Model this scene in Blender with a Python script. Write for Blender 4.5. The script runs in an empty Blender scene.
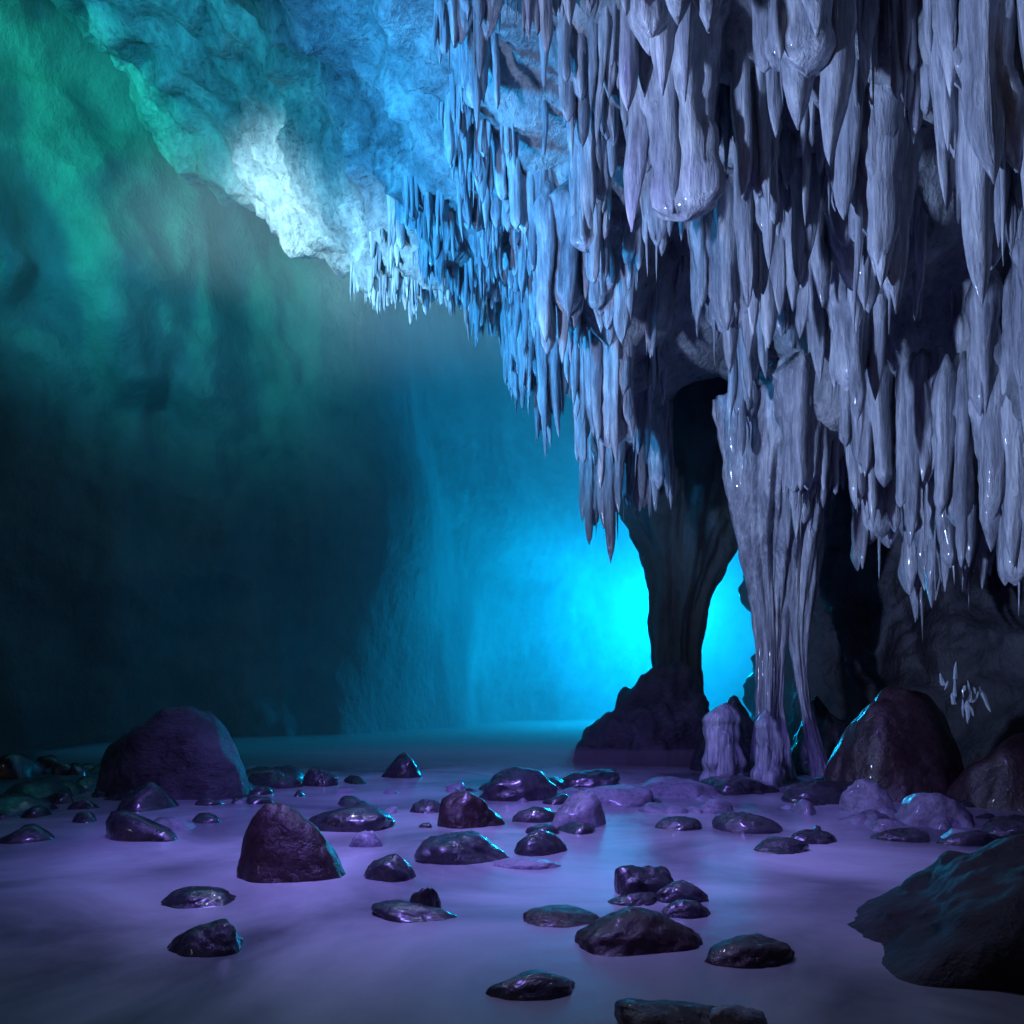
import bpy, math, random, bmesh
from mathutils import Vector, noise, Matrix
random.seed(7)
S=bpy.context.scene
S.view_settings.view_transform='Standard'; S.view_settings.look='None'; S.view_settings.exposure=0
V=Vector
# ---------------- helpers ----------------
def mesh_obj(name,verts,faces,mat,smooth=True,parent=None):
    me=bpy.data.meshes.new(name); me.from_pydata([tuple(v) for v in verts],[],faces); me.update()
    if smooth: me.polygons.foreach_set('use_smooth',[True]*len(me.polygons))
    o=bpy.data.objects.new(name,me); S.collection.objects.link(o); me.materials.append(mat)
    if parent: o.parent=parent
    return o
def cr(p0,p1,p2,p3,t):
    return 0.5*((2*p1)+(p2-p0)*t+(2*p0-5*p1+4*p2-p3)*t*t+(3*p1-p0-3*p2+p3)*t*t*t)
def crow(pts,s):
    n=len(pts)-1; s=max(0,min(n-1e-6,s)); i=int(s); t=s-i
    g=lambda k: pts[max(0,min(n,k))]
    return cr(g(i-1),g(i),g(i+1),g(i+2),t)
def surf(grid,u,v):
    return crow([crow(c,v) for c in grid],u)
def fbm(p,oct=5,h=1.0): return noise.fractal(p,h,2.1,oct)
def sm(a,b,x):
    t=max(0,min(1,(x-a)/(b-a))); return t*t*(3-2*t)
def loft(grid,nu,nv,disp):
    nc=len(grid)-1; nr=len(grid[0])-1
    P=[]
    for j in range(nv+1):
        v=j/nv*nr
        rows=[crow(c,v) for c in grid] 
        P.append([crow(rows,i/nu*nc) for i in range(nu+1)])
    out=[]
    for j in range(nv+1):
        for i in range(nu+1):
            du=P[j][min(nu,i+1)]-P[j][max(0,i-1)]; dv=P[min(nv,j+1)][i]-P[max(0,j-1)][i]
            n=du.cross(dv)
            n=n.normalized() if n.length>1e-9 else Vector((0,-1,0))
            p=P[j][i]; out.append(p+n*disp(p))
    F=[(j*(nu+1)+i,j*(nu+1)+i+1,(j+1)*(nu+1)+i+1,(j+1)*(nu+1)+i) for j in range(nv) for i in range(nu)]
    return out,F

def rock_mat(name,c1,c2,rough=(0.35,0.7),scale=1.5,bump=0.5,stretch=(1,1,1),fine=14,bdist=0.12,c3=None,coat=0):
    m=bpy.data.materials.new(name); m.use_nodes=True; N=m.node_tree.nodes; L=m.node_tree.links
    b=N['Principled BSDF']
    tc=N.new('ShaderNodeTexCoord'); mp=N.new('ShaderNodeMapping'); mp.inputs['Scale'].default_value=stretch
    L.new(tc.outputs['Object'],mp.inputs['Vector'])
    n1=N.new('ShaderNodeTexNoise'); n1.inputs['Scale'].default_value=scale; n1.inputs['Detail'].default_value=8; n1.inputs['Roughness'].default_value=.62; n1.inputs['Distortion'].default_value=.6
    n2=N.new('ShaderNodeTexNoise'); n2.inputs['Scale'].default_value=fine; n2.inputs['Detail'].default_value=8; n2.inputs['Roughness'].default_value=.65
    L.new(mp.outputs[0],n1.inputs['Vector']); L.new(mp.outputs[0],n2.inputs['Vector'])
    r=N.new('ShaderNodeValToRGB'); r.color_ramp.elements[0].position=.34; r.color_ramp.elements[1].position=.68
    r.color_ramp.elements[0].color=(*c1,1); r.color_ramp.elements[1].color=(*c2,1)
    if c3:
        e=r.color_ramp.elements.new(.5); e.color=(*c3,1)
    ad=N.new('ShaderNodeMath'); ad.operation='MULTIPLY_ADD'; ad.inputs[1].default_value=.35
    L.new(n2.outputs['Fac'],ad.inputs[0]); 
    sc=N.new('ShaderNodeMath'); sc.operation='MULTIPLY'; sc.inputs[1].default_value=.65
    L.new(n1.outputs['Fac'],sc.inputs[0]); L.new(sc.outputs[0],ad.inputs[2])
    L.new(ad.outputs[0],r.inputs['Fac']); L.new(r.outputs[0],b.inputs['Base Color'])
    mr=N.new('ShaderNodeMapRange'); mr.inputs['To Min'].default_value=rough[0]; mr.inputs['To Max'].default_value=rough[1]; mr.inputs['From Min'].default_value=.3; mr.inputs['From Max'].default_value=.7
    L.new(n2.outputs['Fac'],mr.inputs['Value']); L.new(mr.outputs[0],b.inputs['Roughness'])
    bp=N.new('ShaderNodeBump'); bp.inputs['Strength'].default_value=bump; bp.inputs['Distance'].default_value=bdist
    L.new(ad.outputs[0],bp.inputs['Height']); L.new(bp.outputs[0],b.inputs['Normal'])
    b.inputs['Coat Weight'].default_value=coat; b.inputs['Coat Roughness'].default_value=.08
    return m

M_roof=rock_mat('ice_limestone',(.06,.08,.10),(.66,.68,.70),(.2,.55),1.0,1.0,(1,1,.5),8,.3,c3=(.28,.31,.35))
M_stal=rock_mat('flowstone',(.09,.10,.14),(.82,.85,.90),(.10,.36),1.7,1.0,(2.4,2.4,.28),9,.08,c3=(.34,.37,.44),coat=.3)
M_wall=rock_mat('cave_limestone',(.06,.07,.08),(.24,.26,.26),(.6,.9),.35,.7,(1,1,.7),3.0,.4)
M_pillar=rock_mat('teal_limestone',(.02,.035,.04),(.10,.16,.18),(.5,.8),.9,.8,(1,1,.5),5,.25)
M_dark=rock_mat('dark_limestone',(.02,.02,.028),(.12,.12,.16),(.3,.65),.8,.8,(1,1,.6),6,.3)
M_rockA=rock_mat('wet_dark_stone',(.009,.009,.014),(.075,.07,.095),(.08,.34),2.2,.7,(1,1,1),12,.05,coat=.6)
M_rockB=rock_mat('maroon_stone',(.014,.007,.010),(.058,.028,.038),(.2,.5),2.0,.9,(1,1,1),14,.05,coat=.15)
M_rockC=rock_mat('pale_stone',(.07,.065,.09),(.38,.36,.46),(.2,.5),2.5,.8,(1,1,1),12,.08,coat=.2)
M_rockD=rock_mat('matte_dark_stone',(.006,.006,.009),(.05,.04,.055),(.38,.65),1.8,1.0,(1,1,1),9,.10)
M_rockD.node_tree.nodes['Principled BSDF'].inputs['Specular IOR Level'].default_value=.3
M_rockE=rock_mat('banded_dark_stone',(.009,.009,.013),(.12,.12,.16),(.25,.55),1.6,.9,(.9,.9,1.3),10,.13)

# ---------------- pool and ground ----------------
def water_mat():
    m=bpy.data.materials.new('milky_water'); m.use_nodes=True; N=m.node_tree.nodes; L=m.node_tree.links; b=N['Principled BSDF']
    tc=N.new('ShaderNodeTexCoord')
    n=N.new('ShaderNodeTexNoise'); n.inputs['Scale'].default_value=.45; n.inputs['Detail'].default_value=7; n.inputs['Distortion'].default_value=.8; L.new(tc.outputs['Object'],n.inputs['Vector'])
    r=N.new('ShaderNodeValToRGB'); r.color_ramp.elements[0].position=.32; r.color_ramp.elements[1].position=.68
    r.color_ramp.elements[0].color=(.09,.09,.12,1); r.color_ramp.elements[1].color=(.50,.49,.56,1)
    L.new(n.outputs['Fac'],r.inputs['Fac']); L.new(r.outputs[0],b.inputs['Base Color'])
    b.inputs['Roughness'].default_value=.24; b.inputs['IOR'].default_value=1.38
    n2=N.new('ShaderNodeTexNoise'); n2.inputs['Scale'].default_value=1.8; n2.inputs['Detail'].default_value=5; L.new(tc.outputs['Object'],n2.inputs['Vector'])
    bp=N.new('ShaderNodeBump'); bp.inputs['Strength'].default_value=.3; bp.inputs['Distance'].default_value=.05
    L.new(n2.outputs['Fac'],bp.inputs['Height']); L.new(bp.outputs[0],b.inputs['Normal'])
    return m
mesh_obj('cave_pool_water',[(-60,-20,0),(60,-20,0),(60,60,0),(-60,60,0)],[(0,1,2,3)],water_mat())
gv=[];gf=[]; nx,ny=150,120
def gh(x,y):
    h=-.35+.18*fbm(Vector((x*.35,y*.35,0)),4)
    bank=max(0,min(1,(-x-4.2)/3))*max(0,min(1,(y-6.5)/3))
    h+=.46*bank
    h+=.5*max(0,min(1,(x-5.5)/3))
    return h+.05*fbm(Vector((x*2,y*2,3)),4)
for j in range(ny+1):
    for i in range(nx+1):
        x=-22+44*i/nx; y=-6+48*j/ny
        if i in(0,nx): x*=4
        gv.append((x,y,gh(x,y)))
for j in range(ny):
    for i in range(nx):
        a=j*(nx+1)+i; gf.append((a,a+1,a+nx+2,a+nx+1))
mesh_obj('ground',gv,gf,M_dark)

# ---------------- back / left wall ----------------
W=[]
base=[(-26,2),(-17,9),(-12.5,15.5),(-8.5,19.5),(-5,20.5),(-3.0,22.5),(-1.4,27),(1.5,31),(6,33),(13,32),(20,28)]
for k,(x,y) in enumerate(base):
    left=max(0,1-k/5)
    W.append([V((x,y,-1)),V((x*1.0,y+.3,3)),V((x*.99,y-.2*left,7)),V((x*.95+.2,y-2.0*left+.6*(1-left),11)),V((x*.9,y-.5+2*(1-left),15)),V((x*.86,y-1,20)),V((x*.8,y-3,27))])
def wd(p):
    q=1-.88*sm(-5.8,-3.6,p.x)
    a=noise.noise(V((p.x*.22,p.y*.22,p.z*.14)))*1.3
    b=-abs(noise.noise(V((p.x*.42+p.z*.10,p.y*.42,p.z*.13+4))))*.9*q
    c=fbm(V((p.x*.6,p.y*.6,p.z*.6)),6)*.30*q
    c-=abs(noise.noise(V((p.x*1.1+3,p.y*1.1,p.z*.9))))*.18*q
    zl=7.6+max(0,(-7.0-p.x))*.75+1.6*noise.noise(V((p.x*.45,p.y*.45,2)))+.5*noise.noise(V((p.x*1.5,p.y*1.5,2)))
    lw=sm(-5.5,-8.0,p.x) if p.x>-8 else 1
    s=1.2*sm(zl-.6,zl+.5,p.z)*lw - .3*lw
    zl2=12.2+max(0,(-6.0-p.x))*.7+1.3*noise.noise(V((p.x*.35,p.y*.35,12)))
    s+=.6*sm(zl2-.9,zl2+.9,p.z)*lw
    return a+b+c+s
v,f=loft(W,360,190,wd)
mesh_obj('cave_wall',v,f,M_wall)

# ---------------- roof ----------------
rim=[(-18,19,18.6),(-10.7,19,16.2),(-7.9,18.5,14.0),(-5.5,17.5,11.9),(-3.0,16.5,10.1),(-.35,15.5,9.1),(.5,15,7.1),(2.1,15,5.9),(3.5,15.2,8.2),(4.9,13.7,4.8),(6.1,12.5,5.1),(7.4,11.5,4.7),(10,10.5,4)]
mid=[(-12.4,14,17.6),(-8.5,14,15.5),(-4.9,15,13.5),(-2.7,13.5,11.5),(-.93,12,9.8),(.8,11,8.8),(1.7,10.5,7.8),(2.7,10.7,7.6),(3.5,10.8,7.6),(4.2,10,6.3),(5.1,9.3,6.1),(6.0,8.5,5.8),(8,8,5.5)]
top=[(-12,9,15.5),(-8,9.5,14.5),(-3.8,10.5,12.4),(-2,9.5,10.9),(-.6,8.8,10.0),(1.05,7.8,9.1),(1.7,7.2,8.4),(2.3,6.8,7.9),(2.9,6.6,7.6),(3.5,6.4,7.4),(4.3,6,7.1),(5.2,5.7,6.8),(7.5,5.3,6.6)]
R=[]
for a,b,c in zip(rim,mid,top):
    a,b,c=V(a),V(b),V(c)
    R.append([a+V((1,5,9)),a+V((.5,1.8,2.6)),a,b,c,c+V((.2,-3.2,1.0)),c+V((.4,-7,1.6))])
def ridge(p):
    return noise.noise(V((p.x*.7,p.y*.55,p.z*.7+3)))
def rd(p):
    g=sm(-1.0,1.8,p.x)
    a=noise.noise(V((p.x*.45,p.y*.45,p.z*.3)))*.45
    b=-abs(noise.noise(V((p.x*1.1,p.y*1.1,p.z*.5+9))))*.5
    c=fbm(V((p.x*1.6,p.y*1.6,p.z*1.0)),6)*.34
    return -(a+b+c)*(1-.4*g) - 1.5*ridge(p)*g
v,f=loft(R,380,190,rd)
mesh_obj('cave_ceiling',v,f,M_roof)
def roof_pt(u,v):
    p=surf(R,u,v); e=.03
    n=(surf(R,u+e,v)-surf(R,u-e,v)).cross(surf(R,u,v+e)-surf(R,u,v-e)).normalized()
    return p+n*rd(p), ridge(p)

# ---------------- stalactites ----------------
def spike(VV,FF,b,L,r,lean=(0,0),blunt=.5,ell=1.0,ang=0,up=False,seg=10,ringn=16,tb=None):
    sd=random.random()*100; o=len(VV); s=1 if up else -1
    ca,sa=math.cos(ang),math.sin(ang)
    tb=tb or random.uniform(.66,.93)
    for k in range(ringn+1):
        t=k/ringn; t=1-(1-t)**1.3
        body=1-.40*t/tb if t<tb else .60*(1-((t-tb)/(1-tb))**2.1)+.02
        cone=(1-t)**.9
        prof=blunt*body+(1-blunt)*cone
        prof*=1+.20*noise.noise(V((sd,0,t*L*1.9)))+.16*noise.noise(V((sd,5,t*L*6)))
        prof=max(prof,.06)
        if not up: prof*=min(1,.12+t/.20)
        if k==ringn: prof=.03
        wx=.4*r*noise.noise(V((sd+9,t*2.5,0))); wy=.4*r*noise.noise(V((sd+19,t*2.5,0)))
        for q in range(seg):
            th=2*math.pi*q/seg; c,sn=math.cos(th),math.sin(th)
            rr=r*prof*(1+.34*noise.noise(V((c*1.6+sd,sn*1.6,t*1.0)))+.34*noise.noise(V((c*3.4+sd,sn*3.4,t*2.5))))
            x=c*rr*ell; y=sn*rr
            VV.append((b.x+x*ca-y*sa+lean[0]*t*L+wx,b.y+x*sa+y*ca+lean[1]*t*L+wy,b.z+s*t*L))
    for k in range(ringn):
        for q in range(seg):
            a=o+k*seg+q; a2=o+k*seg+(q+1)%seg
            FF.append((a,a2,a2+seg,a+seg) if up else (a,a+seg,a2+seg,a2))
    FF.append(tuple(o+ringn*seg+q for q in range(seg)))
    FF.append(tuple(o+q for q in range(seg)))
SV=[];SF=[]
def bundle(p,L,r):
    ang=random.uniform(-.7,.7); n=random.randint(4,7); el=random.uniform(1.0,1.8)
    ca,sa=math.cos(ang),math.sin(ang)
    lx,ly=random.uniform(-.05,.05),random.uniform(-.04,.04)
    peakx=random.uniform(-.6,.6)
    spike(SV,SF,p+V((0,0,.9)),L*random.uniform(.6,.85)+.9,r*.84,(lx,ly),.97,el*.9,ang,seg=26,ringn=30)
    for k in range(n):
        th=2*math.pi*k/n+random.uniform(-.5,.5); q=random.uniform(.2,.85)
        X=math.cos(th)*q*r*el; Y=math.sin(th)*q*r
        l=L*(1.12-.5*abs(math.cos(th)*q-peakx))*random.uniform(.6,1.1)
        rr=r*random.uniform(.32,.56)
        spike(SV,SF,p+V((X*ca-Y*sa,X*sa+Y*ca,.85)),l+.85,rr,(lx+random.uniform(-.02,.02),ly),random.uniform(.85,1),random.uniform(.9,1.3),ang,seg=15,ringn=22)
    for _ in range(random.randint(0,2)):
        spike(SV,SF,p+V((random.uniform(-.6,.6)*r,0,0)),L*random.uniform(.9,1.15),r*.13,(lx,ly),.4)
nc=len(R)-1
cnt=0; pts=[]; tries=0
while cnt<320 and tries<16000:
    tries+=1
    u=random.uniform(3.9,nc-.02); vv=random.uniform(1.95,4.8)
    p,rg=roof_pt(u,vv)
    if 2.5<p.x<4.1 and p.y>12.3: continue
    g=sm(-1.8,2.0,p.x)
    if g>.3 and rg>.08+random.uniform(-.1,.12): continue
    r=(.10+.18*g)*random.choice([.55,.8,1,1.15,1.35])
    if p.y>12: r*=.75
    if any((p-q).length<r*1.2+rq*1.05 for q,rq in pts): continue
    pts.append((p,r)); cnt+=1
    L=r*random.uniform(4.4,7.6)
    bundle(p,L,r)
for _ in range(240):
    u=random.uniform(4.2,nc-.1); p,rg=roof_pt(u,random.uniform(1.95,4.6))
    if 2.5<p.x<4.1 and p.y>12.3: continue
    spike(SV,SF,p+V((0,0,.3)),random.uniform(.5,1.3),random.uniform(.03,.085),(0,0),random.uniform(.4,.9),1.1,seg=8,ringn=12)
for _ in range(150):
    u=random.uniform(3.9,5.8); p,rg=roof_pt(u,random.uniform(1.95,2.8))
    spike(SV,SF,p+V((0,0,.5)),random.uniform(.6,1.0),random.uniform(.06,.14),(0,0),random.uniform(.5,.9),1.5,seg=9,ringn=12)
print('stal verts',len(SV),cnt)
mesh_obj('stalactites',SV,SF,M_stal)

# ---------------- columns / pillar ----------------
def column(name,prof,mat,amp=.15,seg=70,rings=110,fl=2.0,stretch=.35):
    VV=[];FF=[]; n=len(prof)-1
    for k in range(rings+1):
        s=k/rings*n; i=min(n-1,int(s)); t=s-i
        g=lambda q:[*prof[max(0,min(n,q))]]
        a,b,c,d=g(i-1),g(i),g(i+1),g(i+2)
        z,cx,cy,rx,ry=[cr(a[m],b[m],c[m],d[m],t) for m in range(5)]
        for q in range(seg):
            th=2*math.pi*q/seg; cc,ss=math.cos(th),math.sin(th)
            nn=1+amp*(noise.noise(V((cc*fl+cx,ss*fl+cy,z*stretch)))*1.6-abs(noise.noise(V((cc*fl*2.2,ss*fl*2.2,z*stretch+7)))))+amp*.4*fbm(V((cc*3+cx,ss*3,z*1.5)),4)
            VV.append((cx+cc*rx*nn,cy+ss*ry*nn,z))
    for k in range(rings):
        for q in range(seg):
            a=k*seg+q;a2=k*seg+(q+1)%seg
            FF.append((a,a2,a2+seg,a+seg))
    FF.append(tuple(range(seg))[::-1]); FF.append(tuple(rings*seg+q for q in range(seg)))
    return mesh_obj(name,VV,FF,mat)
column('rock_pillar',[(-.5,3.9,18.4,1.0,1.2),(1.5,3.85,18.4,.55,.8),(3.0,3.8,18.4,.60,.8),(4.4,3.9,18.2,.95,1.2),(6,4.0,18,1.6,1.6),(8,4.0,17.7,2.4,2),(11,4,17.3,3.3,2.4)],M_pillar,.26,seg=110,rings=180,stretch=.4)
column('stalagmite_column',[(-.3,4.45,13.6,.36,.36),(.6,4.4,13.6,.26,.26),(1.3,4.4,13.6,.20,.2),(2.4,4.42,13.6,.25,.24),(3.4,4.35,13.5,.38,.36),(4.3,4.25,13.2,.5,.5),(6.2,4.3,12.8,.85,.8)],M_stal,.34,seg=120,fl=2.8)
column('stalagmite_column',[(-.3,5.25,13.2,.24,.24),(.7,5.0,13.3,.12,.12),(1.7,4.86,13.4,.10,.10),(2.8,4.8,13.4,.22,.2),(5.3,4.8,13.2,.6,.5)],M_stal,.34,fl=2.8)
def stalagmite(x,y,h,r):
    VV=[];FF=[]
    spike(VV,FF,V((x,y,-.3)),h+.3,r,(0,0),1.0,1.1,0,up=True,seg=40,ringn=44,tb=.8)
    for _ in range(6):
        th=random.uniform(0,6.28); spike(VV,FF,V((x+math.cos(th)*r*.65,y+math.sin(th)*r*.65,-.3)),h*random.uniform(.4,.95)+.3,r*.42,(-math.cos(th)*.1,0),.9,1,0,up=True,seg=18,ringn=22)
    return mesh_obj('stalagmite',VV,FF,M_stal)
stalagmite(3.35,12.7,1.3,.36); stalagmite(3.98,12.5,1.2,.25)
W2=[]
for x,y in [(5.8,19.5),(5.7,17.0),(6.4,15.2),(8.0,13.8),(9.2,11),(9.6,7),(9.8,2),(10,-3)]:
    W2.append([V((x,y,-1)),V((x+.2,y+.2,1.5)),V((x,y-.1,3.5)),V((x-.3,y-.3,6)),V((x-.3,y-.3,11))])
def wd2(p):
    return noise.noise(V((p.x*.5,p.y*.5,p.z*.35)))*.8-abs(noise.noise(V((p.x,p.y,p.z*.5))))*.9+fbm(V(p)*1.2,6)*.35
v,f=loft(W2,220,110,wd2)
mesh_obj('cave_side_wall',v,f,M_dark)
IV=[];IF=[]  # small clear spikes, made up to imitate a bright wet sparkle
for i in range(18):
    cx=random.gauss(0,.10)
    spike(IV,IF,V((6.15+cx,10.95+random.uniform(-.15,.15),1.5+random.uniform(-.22,.22))),random.uniform(.06,.36),random.uniform(.015,.05),(cx*2,-.1),.6,1,0,up=random.random()<.5,seg=6,ringn=5)
mi=bpy.data.materials.new('wet_sparkle_clear'); mi.use_nodes=True; b=mi.node_tree.nodes['Principled BSDF']; b.inputs['Base Color'].default_value=(.8,.9,1,1); b.inputs['Roughness'].default_value=.06; b.inputs['Transmission Weight'].default_value=.5; b.inputs['IOR'].default_value=1.31
mesh_obj('wet_sparkle_spikes',IV,IF,mi,False)

# ---------------- boulders ----------------
def rock_verts(x,y,w,h,d,rot,seed,sub=4,sink=.32,p=9,planes=12,rough=.045,peak=0,lx=0,ly=0):
    rnd=random.Random(seed)
    bm=bmesh.new(); bmesh.ops.create_icosphere(bm,subdivisions=sub,radius=1)
    pl=[]
    for _ in range(planes):
        n=V((rnd.gauss(0,1),rnd.gauss(0,1),rnd.gauss(0,.9))).normalized(); pl.append((n,rnd.uniform(.66,.96)))
    vs=[]
    for vt in bm.verts:
        n=vt.co.normalized()
        s=sum(max(0,n.dot(q)/dd)**p for q,dd in pl)+.6
        s=s**(-1/p)
        s*=1+rough*fbm(n*1.8+V((seed,0,0)),5)*1.2+rough*.5*noise.noise(n*5+V((seed,3,0)))
        vs.append(n*s)
    bx=max(abs(a.x) for a in vs); by=max(abs(a.y) for a in vs); bz=max(a.z for a in vs)
    c,sn=math.cos(rot),math.sin(rot); out=[]
    H=h/(1-sink)
    for a in vs:
        X=a.x/bx; Y=a.y/by; Z=a.z/bz
        t=max(0,Z-sink)/(1-sink); k=1-peak*t
        X=X*k+lx*t; Y=Y*k+ly*t
        X*=w/2*1.06; Y*=d/2*1.06
        zz=Z*H-H*sink if Z>0 else Z*H*.5-H*sink
        out.append(V((x+X*c-Y*sn,y+X*sn+Y*c,zz)))
    F=[tuple(q.index for q in ff.verts) for ff in bm.faces]; bm.free()
    return out,F
def rock(name,x,y,w,h,mat,seed,d=None,rot=0,sub=4,**k):
    vs,F=rock_verts(x,y,w,h,d or w*.8,rot,seed,sub,**k)
    return mesh_obj(name,vs,F,mat)
A,B,C,D,E=M_rockA,M_rockB,M_rockC,M_rockD,M_rockE
rock('boulder',-4.8,11.7,2.7,1.28,E,3,d=1.9,peak=.0,sub=6,lx=-.14,rough=.06,sink=.3,p=7)
rock('boulder',-1.75,6.5,1.2,.58,B,12,d=.85,peak=.05,sub=6,lx=-.10,planes=9,rough=.05,sink=.45,p=6)
rock('boulder',3.05,4.85,2.9,.64,D,21,d=1.9,peak=.08,sub=6,lx=.0,rough=.10,planes=15,p=12)
rock('boulder',5.65,11.4,2.4,1.55,B,33,d=1.8,peak=.2,sub=6,lx=-.12,rough=.06)
rock('boulder',6.7,10.4,2.2,.95,B,41,d=1.7,peak=.1,sub=5,rough=.06)
rock('boulder',2.75,16.6,3.1,2.1,E,58,d=2.2,peak=.0,sub=6,lx=.2,rough=.16,planes=16,p=14)
rock('boulder',4.2,15.0,1.8,1.4,A,53,peak=.3,sub=5,rough=.1)
rock('boulder',5.6,14.6,2.2,1.4,A,54,peak=.3,sub=5,rough=.1)
L=[(-2.25,5.7,.62,.10,A),(-1.77,4.65,.50,.16,A),(-.65,5.35,.64,.09,A),(-.60,5.42,.24,.17,A),(-.98,6.4,.42,.19,A),(-.43,7.2,.98,.22,A),
(-.5,8.9,.84,.38,B),(-1.95,13.9,.85,.42,A),(.02,11.2,1.15,.44,A),(-1.8,8.8,1.05,.25,A),(.72,8.9,.72,.38,C),(.25,7.4,.6,.2,A),
(.72,4.75,.88,.20,B),(.32,5.25,.5,.07,B),(1.0,5.95,.46,.2,A),(1.16,5.35,.34,.10,A),(1.32,4.45,.5,.11,B),(.12,4.02,.5,.10,A),(.72,3.5,.62,.13,B),(1.0,3.5,.3,.14,C),
(2.5,8.6,.75,.19,A),(2.5,7.5,.56,.12,A),(4.4,11,1.5,.26,A),(4.4,9.9,.6,.4,C),(4.75,9.0,.9,.36,C),(1.8,8.7,.55,.12,A),(3.0,7.9,.5,.11,A),(5.3,8.3,.9,.2,A),(3.9,8.1,.6,.11,A),
(-3.0,12.6,.7,.28,A),(-3.5,12.4,.6,.18,A),(1.35,10.7,1.2,.24,C),(1.2,12.6,1.0,.25,A),(2.4,11.6,1.6,.24,C),(3.3,11.9,1.4,.24,A),(-1.0,9.9,.5,.15,A),(-1.4,7.7,.35,.15,C),(.15,6.85,.6,.07,C),(.85,5.65,.34,.07,A),(1.22,5.75,.4,.13,A)]
for i,(x,y,w,h,m) in enumerate(L):
    rock('rock',x,y,w,h,m,100+i,rot=random.uniform(-.3,.3),peak=random.uniform(.0,.10),lx=random.uniform(-.2,.2),rough=.07,p=random.choice([7,9,12]),d=w*random.uniform(.6,.85),sink=random.uniform(.15,.3),sub=5)
for nm,mt,cn in (('rubble',A,135),('pebbles',C,45)):
    RV=[];RF=[]
    for i in range(cn):
        z=random.random()
        if z<.5 and mt is A: x=random.uniform(-9,-3.3); y=random.uniform(8,14)+max(0,-x-6)*.2; s=random.uniform(.2,1.1)
        elif z<.8: x=random.gauss(.5,2.3); y=random.uniform(8.3,13); s=random.uniform(.15,.6)
        else: x=random.uniform(3.2,8.5); y=random.uniform(7.5,13); s=random.uniform(.2,.9)
        vs,F=rock_verts(x,y,s,s*random.uniform(.15,.34)+max(0,gh(x,y)),s*random.uniform(.5,.9),random.uniform(0,3),i+cn,3,peak=random.uniform(0,.15),lx=random.uniform(-.25,.25),rough=.10,p=10)
        o=len(RV); RV.extend(vs); RF.extend([tuple(q+o for q in ff) for ff in F])
    mesh_obj(nm,RV,RF,mt)

# ---------------- mist at the back of the cave ----------------
def mist(name,box,dens):
    mm=bpy.data.materials.new(name); mm.use_nodes=True; N=mm.node_tree.nodes; N.clear()
    o=N.new('ShaderNodeOutputMaterial'); vs=N.new('ShaderNodeVolumeScatter'); vs.inputs['Density'].default_value=dens; vs.inputs['Color'].default_value=(.85,.94,1,1); vs.inputs['Anisotropy'].default_value=.0
    mm.node_tree.links.new(vs.outputs[0],o.inputs['Volume'])
    x0,x1,y0,y1,z0,z1=box
    mesh_obj(name,[(x0,y0,z0),(x1,y0,z0),(x1,y1,z0),(x0,y1,z0),(x0,y0,z1),(x1,y0,z1),(x1,y1,z1),(x0,y1,z1)],[(0,3,2,1),(4,5,6,7),(0,1,5,4),(1,2,6,5),(2,3,7,6),(3,0,4,7)],mm,False)
mist('mist',(-20,18,14.6,40,-.1,24),.042)
mist('low_mist',(-9,8,15.0,36,-.05,.34),.7)

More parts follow.
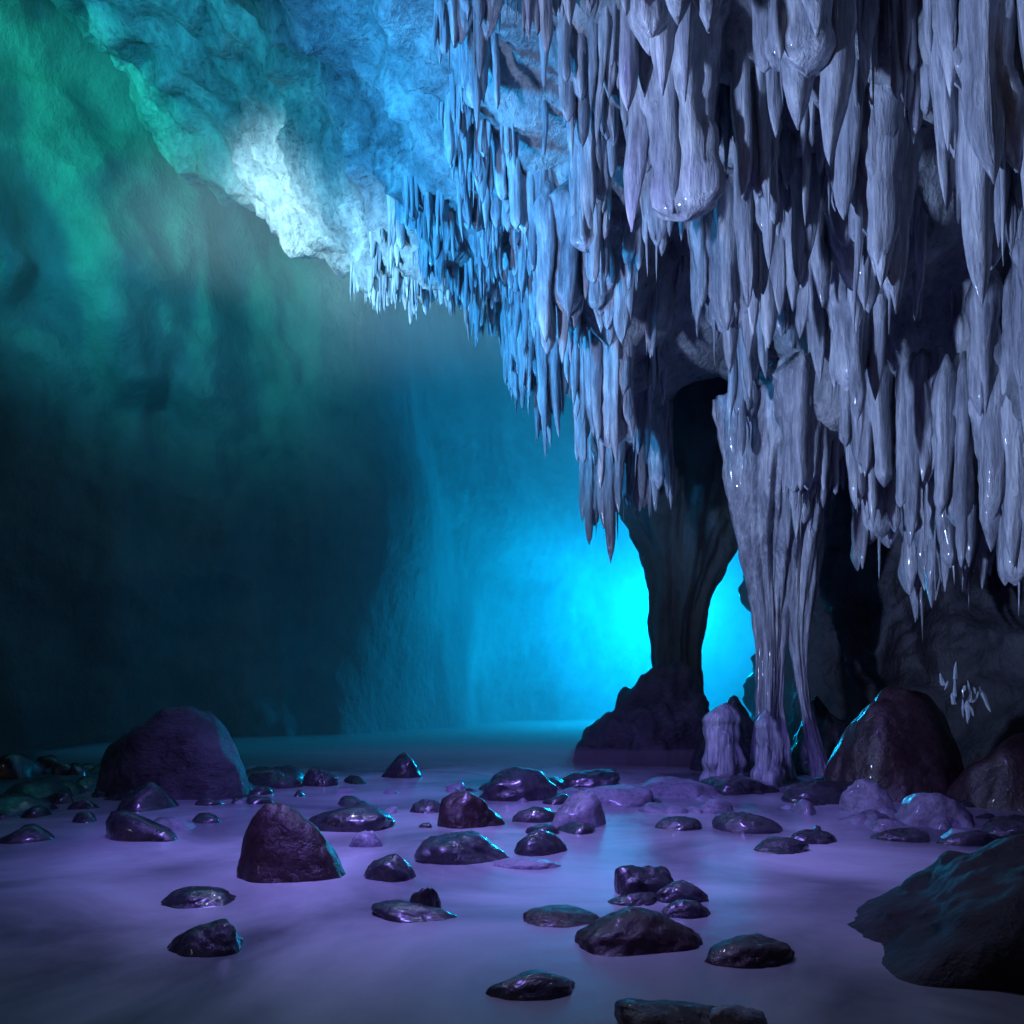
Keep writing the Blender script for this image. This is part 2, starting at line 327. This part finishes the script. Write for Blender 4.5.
# ---------------- lights ----------------
def lamp(kind,name,loc,tgt,power,col,size=.5,spot=60,blend=.8):
    l=bpy.data.lights.new(name,kind); l.energy=power; l.color=col
    if kind=='SPOT': l.spot_size=math.radians(spot); l.spot_blend=blend; l.shadow_soft_size=size
    if kind=='POINT': l.shadow_soft_size=size
    if kind=='AREA': l.size=size
    o=bpy.data.objects.new(name,l); S.collection.objects.link(o); o.location=loc
    if tgt: o.rotation_euler=(V(tgt)-V(loc)).to_track_quat('-Z','Y').to_euler()
    return o
lamp('SPOT','cave_lamp_green',(-12.5,9.5,13.0),(-10.2,18,12.8),6000,(.02,1,.50),.7,54,1)
lamp('SPOT','cave_lamp_teal',(-9.0,6.0,8.0),(-7.0,18,12.4),6500,(.02,.60,.85),.8,62,1)
lamp('SPOT','cave_lamp_blue',(-7.0,7.0,5.0),(0.1,13.5,9.6),9500,(.04,.45,1),.4,60,1)
lamp('SPOT','cave_lamp_white',(-10.0,9.5,8),(-4.8,17,11.4),14000,(.55,.9,1),.3,25,1)
lamp('SPOT','cave_lamp_white',(-7.0,9.5,5),(-2.0,16.3,9.9),9000,(.42,.82,1),.3,28,1)
lamp('POINT','cave_lamp_cyan',(5.5,28.5,4.4),None,7600,(0,.46,1),.4)
lamp('SPOT','cave_lamp_lavender',(-5.5,4.8,2.6),(4.2,9.5,6.6),4800,(.43,.58,1),.25,80,1)
lamp('SPOT','cave_lamp_violet',(-1.8,4.6,8.6),(-.1,9.2,0),4800,(.28,.20,1),.8,70,1)
lamp('SPOT','added_glint_light',(-1.2,8.2,9.0),(0.2,6.6,0),900,(.6,.66,1),.07,60,1)  # unseen extra light, added for wet glints on the rock tops
sun=bpy.data.lights.new('sun','SUN'); sun.energy=.03; sun.angle=math.radians(3); sun.color=(.6,.7,1)
so=bpy.data.objects.new('sun',sun); S.collection.objects.link(so); so.rotation_euler=(math.radians(62),0,math.radians(-35))

w=bpy.data.worlds.new('World'); S.world=w; w.use_nodes=True; N=w.node_tree.nodes
sk=N.new('ShaderNodeTexSky'); sk.sky_type='NISHITA'; sk.sun_disc=False; sk.sun_elevation=math.radians(3); sk.sun_rotation=math.radians(215)
w.node_tree.links.new(sk.outputs[0],N['Background'].inputs[0]); N['Background'].inputs[1].default_value=.005

cam=bpy.data.cameras.new('camera'); co=bpy.data.objects.new('camera',cam); S.collection.objects.link(co)
co.location=(0,0,1.5); co.rotation_euler=(math.radians(90),0,0)
cam.sensor_width=36; cam.lens=36*800/1024; cam.shift_y=(690-512)/1024; cam.clip_end=300
S.camera=co
